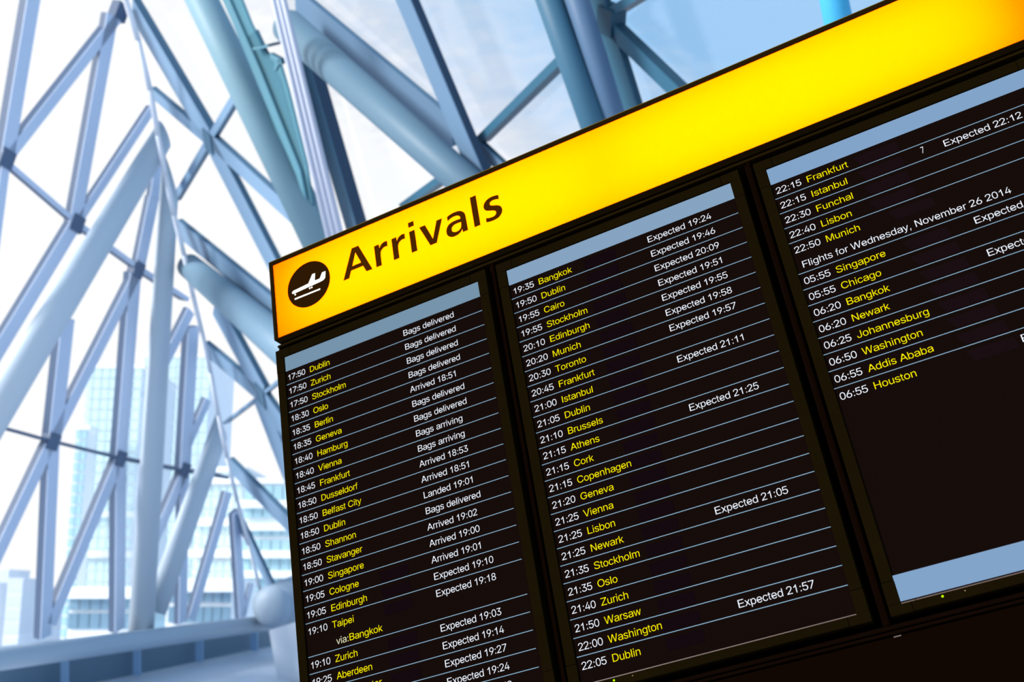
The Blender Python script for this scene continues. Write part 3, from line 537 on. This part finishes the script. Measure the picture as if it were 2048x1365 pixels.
# yellow light box
sg = tag(empty('light_box_sign', BM), 'long backlit yellow sign reading Arrivals above the flight displays', 'sign')
ZT, ZB = 0.3455, 0.1015; YT, YB = 0.3335, 0.1050
XL0, XL1 = -0.0262, -0.0155; SR = XR+0.003
boxes('sign_frame', [(XL0, SR, -0.004, 0.17, YT, ZT-0.0016)], 'frame', sg)
boxes('sign_frame', [(XL0, SR, -0.004, 0.17, ZB, YB)], 'frame', sg)
boxes('sign_frame', [(XL0, XL1, -0.004, 0.17, YB, YT)], 'frame', sg)
boxes('sign_frame', [(SR-0.0107, SR, -0.004, 0.17, YB, YT)], 'frame', sg)
boxes('top_edge_highlight', [(XL0, SR, -0.005, 0.17, ZT-0.0016, ZT)], 'edge_highlight', sg)  # edge highlight painted as a thin lighter strip
V, Fc = [], []
V = [(XL0+.001, -.003, ZB), (SR, -.003, ZB), (SR, .006, .0945), (XL0+.008, .006, .0945), (XL0+.001, .17, ZB), (SR, .17, ZB), (SR, .16, .0945), (XL0+.008, .16, .0945)]
obj('lower_chamfer', V, [(0, 1, 2, 3), (3, 2, 6, 7), (4, 7, 6, 5), (0, 3, 7, 4), (1, 5, 6, 2), (0, 4, 5, 1)], 'frame', sg)
boxes('reflector_box', [(XL1-.001, SR-.010, 0.150, 0.156, YB-.001, YT+.001), (XL1-.001, SR-.010, 0.001, 0.15, YT-.0006, YT+.001), (XL1-.001, SR-.010, 0.001, 0.15, YB-.001, YB+.0006),
   (XL1-.001, XL1+.0006, 0.001, 0.15, YB, YT), (SR-.0113, SR-.010, 0.001, 0.15, YB, YT)], 'box_white', sg)
boxes('light_panel', [(XL1, SR-.0107, 0.0, 0.0006, YB, YT)], 'acrylic', sg)
for x0, x1 in ((0.035, 0.93), (0.96, 1.900)):
    for z in (0.272, 0.166):
        n = 8; V = []; 
        for x in (x0, x1):
            V += [(x, 0.112+0.011*math.cos(2*math.pi*i/n), z+0.011*math.sin(2*math.pi*i/n)) for i in range(n)]
        obj('fluorescent_tube', V, [(i, (i+1) % n, n+(i+1) % n, n+i) for i in range(n)]+[tuple(range(n)), tuple(range(2*n-1, n-1, -1))], 'tube_light', sg, smooth=False)
        ld = bpy.data.lights.new('fluorescent_glow', 'AREA'); ld.shape = 'RECTANGLE'; ld.size = x1-x0; ld.size_y = 0.022
        ld.energy = 1.88*(x1-x0); lo = bpy.data.objects.new('fluorescent_glow', ld); COL.objects.link(lo); lo.parent = sg
        lo.location = ((x0+x1)/2, 0.099, z); lo.rotation_euler = (-math.pi/2, 0, 0)
LET = {
'A': [[(0.1994, -0.1971), (0.2346, -0.2843), (0.2557, -0.2842), (0.2899, -0.1969), (0.2712, -0.1972), (0.2629, -0.2174), (0.2262, -0.2177), (0.2180, -0.1972)], [(0.2315, -0.2302), (0.2446, -0.2669), (0.2581, -0.2304)]],
'r': [[(0.3017, -0.2622), (0.3169, -0.2622), (0.3172, -0.2500), (0.3205, -0.2562), (0.3257, -0.2608), (0.3330, -0.2634), (0.3422, -0.2629), (0.3419, -0.2464), (0.3345, -0.2476), (0.3285, -0.2460), (0.3230, -0.2420), (0.3201, -0.2369), (0.3188, -0.2300), (0.3186, -0.2218), (0.3187, -0.1967), (0.3017, -0.1967)]],
'i': [[(0.4087, -0.2616), (0.4256, -0.2616), (0.4256, -0.1967), (0.4087, -0.1967)], [(0.4087, -0.2891), (0.4256, -0.2891), (0.4256, -0.2740), (0.4087, -0.2740)]],
'v': [[(0.4392, -0.2622), (0.4569, -0.2620), (0.4738, -0.2133), (0.4908, -0.2616), (0.5078, -0.2616), (0.4829, -0.1966), (0.4640, -0.1963)]],
'a': [[(0.5212, -0.2584), (0.5270, -0.2612), (0.5332, -0.2629), (0.5430, -0.2640), (0.5526, -0.2633), (0.5592, -0.2616), (0.5647, -0.2583), (0.5693, -0.2538), (0.5720, -0.2484), (0.5732, -0.2430), (0.5735, -0.2365), (0.5741, -0.1963), (0.5589, -0.1963), (0.5585, -0.2058), (0.5560, -0.2018), (0.5523, -0.1986), (0.5480, -0.1961), (0.5437, -0.1947), (0.5380, -0.1938), (0.5323, -0.1938), (0.5275, -0.1947), (0.5232, -0.1968), (0.5190, -0.2000), (0.5155, -0.2046), (0.5138, -0.2100), (0.5136, -0.2164), (0.5145, -0.2220), (0.5165, -0.2269), (0.5198, -0.2318), (0.5242, -0.2352), (0.5298, -0.2374), (0.5360, -0.2387), (0.5460, -0.2390), (0.5576, -0.2381), (0.5578, -0.2432), (0.5562, -0.2465), (0.5536, -0.2490), (0.5500, -0.2508), (0.5459, -0.2515), (0.5400, -0.2517), (0.5346, -0.2510), (0.5280, -0.2488), (0.5217, -0.2450)],
      [(0.5580, -0.2275), (0.5578, -0.2215), (0.5567, -0.2160), (0.5553, -0.2122), (0.5531, -0.2094), (0.5495, -0.2067), (0.5453, -0.2055), (0.5403, -0.2055), (0.5359, -0.2066), (0.5325, -0.2087), (0.5303, -0.2117), (0.5295, -0.2155), (0.5300, -0.2195), (0.5322, -0.2235), (0.5357, -0.2260), (0.5400, -0.2275), (0.5455, -0.2281)]],
'l': [[(0.5928, -0.2874), (0.6102, -0.2874), (0.6098, -0.1963), (0.5926, -0.1963)]],
's': [[(0.6714, -0.2608), (0.6704, -0.2482), (0.6655, -0.2502), (0.6605, -0.2514), (0.6545, -0.2519), (0.6494, -0.2512), (0.6458, -0.2494), (0.6441, -0.2460), (0.6443, -0.2422), (0.6464, -0.2396), (0.6531, -0.2366), (0.6595, -0.2345), (0.6655, -0.2317), (0.6700, -0.2285), (0.6731, -0.2240), (0.6746, -0.2188), (0.6745, -0.2131), (0.6727, -0.2073), (0.6690, -0.2020), (0.6642, -0.1978), (0.6588, -0.1953), (0.6520, -0.1940), (0.6445, -0.1937), (0.6350, -0.1945), (0.6263, -0.1965), (0.6271, -0.2095), (0.6335, -0.2068), (0.6401, -0.2054), (0.6460, -0.2052), (0.6512, -0.2062), (0.6548, -0.2085), (0.6566, -0.2119), (0.6568, -0.2158), (0.6545, -0.2195), (0.6495, -0.2225), (0.6425, -0.2250), (0.6359, -0.2275), (0.6308, -0.2305), (0.6275, -0.2345), (0.6257, -0.2398), (0.6258, -0.2460), (0.6277, -0.2512), (0.6310, -0.2557), (0.6355, -0.2594), (0.6405, -0.2617), (0.6470, -0.2635), (0.6547, -0.2640), (0.6630, -0.2630)]]}
def flat(name, polys, m, parent, dx=0.0, y=-0.0008):
    V, T = fill([[(px+dx, -py) for px, py in r] for r in polys])
    me = bpy.data.meshes.new(name); me.from_pydata([(a, y, c) for a, c in V], [], T); me.materials.append(M[m])
    o = bpy.data.objects.new(name, me); COL.objects.link(o); o.parent = parent; return o
for ch in ('A', 'r', 'r2', 'i', 'v', 'a', 'l', 's'):
    k = ch[0]; P = LET[k]
    if k in 'Aa': P = [P[0], P[1] if area(P[0])*area(P[1]) < 0 else P[1][::-1]]
    flat('letter', P, 'vinyl', sg, 0.0533 if ch == 'r2' else 0.0)
ci, rr = (0.0930, -0.2300), 0.0680
disc = flat('emblem_disc', [[(ci[0]+rr*math.cos(a*math.pi/32), ci[1]+rr*math.sin(a*math.pi/32)) for a in range(64)]], 'disc', sg)
tag(disc, 'round dark emblem with a white landing airplane over a runway line')
plane = [(0.0392, -0.2222), (0.0396, -0.2250), (0.0412, -0.2272), (0.0440, -0.2287), (0.0922, -0.2318), (0.1072, -0.2557), (0.1162, -0.2550), (0.1127, -0.2328), (0.1290, -0.2330), (0.1379, -0.2484), (0.1487, -0.2480), (0.1462, -0.2300), (0.1440, -0.2268), (0.1400, -0.2243), (0.1330, -0.2226), (0.0450, -0.2193), (0.0415, -0.2196)]
flat('airplane_symbol', [plane], 'white_sign', disc, y=-0.0014)
flat('runway_line', [[(0.0459, -0.2040), (0.1274, -0.2032), (0.1274, -0.1988), (0.0457, -0.1993)]], 'white_sign', disc, y=-0.0014)
for cx, cy, q in ((0.0486, -0.2150, .0026), (0.0956, -0.2160, .0026), (0.1020, -0.2163, .0026)):
    flat('wheel_dot', [[(cx+q*math.cos(a*math.pi/8), cy+q*math.sin(a*math.pi/8)) for a in range(16)]], 'white_sign', disc, y=-0.0014)

# the three displays
BD, AR, EX = 'Bags delivered', 'Arrived ', 'Expected '
S1 = [('17:50', 'Dublin', BD), ('17:50', 'Zurich', BD), ('17:50', 'Stockholm', BD), ('18:30', 'Oslo', BD), ('18:35', 'Berlin', AR+'18:51'), ('18:35', 'Geneva', BD),
 ('18:40', 'Hamburg', BD), ('18:40', 'Vienna', 'Bags arriving'), ('18:45', 'Frankfurt', 'Bags arriving'), ('18:50', 'Dusseldorf', AR+'18:53'), ('18:50', 'Belfast City', AR+'18:51'),
 ('18:50', 'Dublin', 'Landed 19:01'), ('18:50', 'Shannon', BD), ('18:50', 'Stavanger', AR+'19:02'), ('19:00', 'Singapore', AR+'19:00'), ('19:05', 'Cologne', AR+'19:01'),
 ('19:05', 'Edinburgh', EX+'19:10'), ('19:10', 'Taipei', EX+'19:18'), ('', '', ''), ('19:10', 'Zurich', EX+'19:03'), ('19:25', 'Aberdeen', EX+'19:14'), ('', 'Manchester', EX+'19:27'),
 ('', '', EX+'19:24'), ('', '', EX+'19:39')]
S2 = [('19:35', 'Bangkok', '19:24'), ('19:50', 'Dublin', '19:46'), ('19:55', 'Cairo', '20:09'), ('19:55', 'Stockholm', '19:51'), ('20:10', 'Edinburgh', '19:55'), ('20:20', 'Munich', '19:58'),
 ('20:30', 'Toronto', '19:57'), ('20:45', 'Frankfurt', ''), ('21:00', 'Istanbul', '21:11'), ('21:05', 'Dublin', ''), ('21:10', 'Brussels', ''), ('21:15', 'Athens', '21:25'), ('21:15', 'Cork', ''),
 ('21:15', 'Copenhagen', ''), ('21:20', 'Geneva', ''), ('21:25', 'Vienna', ''), ('21:25', 'Lisbon', ''), ('21:25', 'Newark', '21:05'), ('21:35', 'Stockholm', ''), ('21:35', 'Oslo', ''),
 ('21:40', 'Zurich', ''), ('21:50', 'Warsaw', ''), ('22:00', 'Washington', '21:57'), ('22:05', 'Dublin', '')]
S2 = [(a, b, EX+c if c else '') for a, b, c in S2]
S3 = [('22:15', 'Frankfurt', ''), ('22:15', 'Istanbul', EX+'22:12'), ('22:30', 'Funchal', ''), ('22:40', 'Lisbon', ''), ('22:50', 'Munich', ''), ('', '', ''), ('05:55', 'Singapore', 'Expected'),
 ('05:55', 'Chicago', ''), ('06:20', 'Bangkok', 'Expected'), ('06:20', 'Newark', ''), ('06:25', 'Johannesburg', ''), ('06:50', 'Washington', ''), ('06:55', 'Addis Ababa', ''), ('06:55', 'Houston', EX)]
PIT = 0.03940
def display(x0, rows, dy, em, tcol, ccol, scol, bar, nlines, skip, label, xslope, lightx):
    d = tag(empty('flight_display', BM @ Matrix.Translation((x0, 0, 0))), label, 'screen', 'flight displays in the cabinet')
    W = 0.577; B = 0.0252; t, bt = 0.0420-dy, -0.9635-dy*0.5
    pn = boxes('screen_panel', [(-0.001, W+0.001, 0.0, 0.03, bt, t+0.001)], 'screen', d)
    g = 0.0006; c = 0.043
    o0, o1 = -B, W+B; p0, p1 = bt-0.0215, t+B
    for nm, bs in (('bezel_corner', [(o0, o0+c, p1-B+g, p1), (o0, -g, p1-c-B, p1-B+g)]), ('bezel_corner', [(o1-c, o1, p1-B+g, p1), (W+g, o1, p1-c-B, p1-B+g)]),
                   ('bezel_corner', [(o0, o0+c, p0, bt-g), (o0, -g, bt-g, bt+c)]), ('bezel_corner', [(o1-c, o1, p0, bt-g), (W+g, o1, bt-g, bt+c)]),
                   ('bezel_side', [(o0+.0006, -g-.0004, bt+c+g, p1-c-B-g)]), ('bezel_side', [(W+g+.0004, o1-.0006, bt+c+g, p1-c-B-g)]),
                   ('bezel_side', [(o0+c+g, o1-c-g, p1-B+g+.0002, p1-.0006)]), ('bezel_side', [(o0+c+g, o1-c-g, p0+.0006, bt-g-.0002)])):
        boxes(nm, [(a, b_, -0.0045, 0.034, e_, f_) for a, b_, e_, f_ in bs], 'bezel', d, bevel=0.0008)
    boxes('lower_lip_glint', [(0.0, 0.026, -0.0050, -0.0046, bt-.0028, bt-.0010), (0.0275, W, -0.0050, -0.0046, bt-.0028, bt-.0010)], 'lip', d)  # light caught on the bezel lip, painted as a pale strip
    boxes('casing', [(o0+.004, o1-.004, 0.036, 0.07, p0+.004, p1-.004)], 'black', d)
    boxes('header_bar', [(0.0, W, -0.0006, 0.0, -dy+0.0002, t)], bar, pn)
    def xl(y): return xslope[0]*y
    for k in range(1, nlines+1):
        if k in skip: continue
        y = k*PIT+dy; a = xslope[0]*y; e_ = W+xslope[1]*y-0.0012
        obj('row_line', [(a, -.0007, -y-.0008), (e_, -.0007, -y-.0008), (e_, -.0007, -y+.0008), (a, -.0007, -y+.0008)], [(0, 1, 2, 3)], 'line', pn)
    for k, (tm, city, st) in enumerate(rows):
        y = (k+1)*PIT+dy-0.0112; a = xslope[0]*y
        if tm: text('time_text', tm, a+tcol, y, em, 0.0160, 'white_text', pn)
        if city: text('city_text', city, a+ccol, y, em, 0.0160, 'yellow_text', pn)
        if st: text('status_text', st, scol+xslope[1]*y*.6, y, em, 0.0160, 'white_text', pn)
    lg = lightx
    n = 12; V = [(lg+0.0022*math.cos(2*math.pi*i/n), -0.0062, bt-.0085+0.0022*math.sin(2*math.pi*i/n)) for i in range(n)]+[(lg, -0.0072, bt-.0085)]
    obj('power_light', V, [(i, (i+1) % n, n) for i in range(n)], 'green', d)
    V = [(lg+0.041+0.0012*math.cos(2*math.pi*i/n), -0.0052, bt-.0085+0.0012*math.sin(2*math.pi*i/n)) for i in range(n)]+[(lg+.041, -0.0058, bt-.0085)]
    obj('sensor_dot', V, [(i, (i+1) % n, n) for i in range(n)], 'amber', d)
    return d, pn
d1, p1_ = display(0.0, S1, 0.0000, 0.02215, 0.0042, 0.0722, 0.3534, 'bar1', 23, (18,), 'leftmost flight display listing 17:50 Dublin to 19:25 Aberdeen, mostly Bags delivered', (0.002, -0.0065), 0.073)
text('via_text', 'via:', 0.0812, 0.7378, 0.02215, 0.0160, 'cream_text', p1_)
text('city_text', 'Bangkok', 0.1155, 0.7374, 0.0232, 0.0160, 'yellow_text', p1_)
d2, p2_ = display(0.6565, S2, 0.0016, 0.0228, 0.0068, 0.0750, 0.3572, 'bar2', 23, (), 'middle flight display listing 19:35 Bangkok to 22:05 Dublin', (0.0015, 0.001), 0.0741)
d3, p3_ = display(1.3190, S3, 0.0042, 0.0235, 0.0064, 0.0762, 0.3655, 'bar3', 13, (5,), 'rightmost flight display with Flights for Wednesday, November 26 2014 in the list', (-0.003, -0.003), 0.0750)
fw = 0.4395/textwidth('Flights for Wednesday, November 26 2014')
text('notice_text', 'Flights for Wednesday, November 26 2014', 0.0135-0.0017, 0.2290, fw*1.004, 0.0160, 'white_text', p3_)
text('stray_mark', '7', 0.3200, 0.0672, 0.0120, 0.0160, 'white_text', p3_)
boxes('footer_bar', [(-0.0015, 0.577, -0.0006, 0.0, -0.9630, -0.9128)], 'bar3', p3_)
for k in range(14):                          # blanked flight-number cells, barely lighter than the glass
    if k == 5: continue
    y = (k+1)*PIT+0.0042; s_ = 0.010 if k > 3 else 0.004
    x = 0.185 + (0.03 if k in (4,) else 0) + (0.006*k if k > 5 else 0)
    obj('blank_cell', [(x+.012, -.0004, -y+.004), (x+.095, -.0004, -y+.004), (x+.095-s_*.3, -.0004, -y+.029), (x-s_*.2, -.0004, -y+.029)], [(0, 1, 2, 3)], 'patch', p3_)
for k in range(24):
    y = (k+1)*PIT+0.0016
    obj('blank_cell', [(.197, -.0004, -y+.004), (.277, -.0004, -y+.004), (.277, -.0004, -y+.030), (.195, -.0004, -y+.030)], [(0, 1, 2, 3)], 'patch_dark', p2_)
for k in range(15, 23):
    if k == 18: continue
    y = (k+1)*PIT
    obj('blank_cell', [(.215, -.0004, -y+.004), (.290, -.0004, -y+.004), (.290, -.0004, -y+.029), (.213, -.0004, -y+.029)], [(0, 1, 2, 3)], 'patch_dark', p1_)
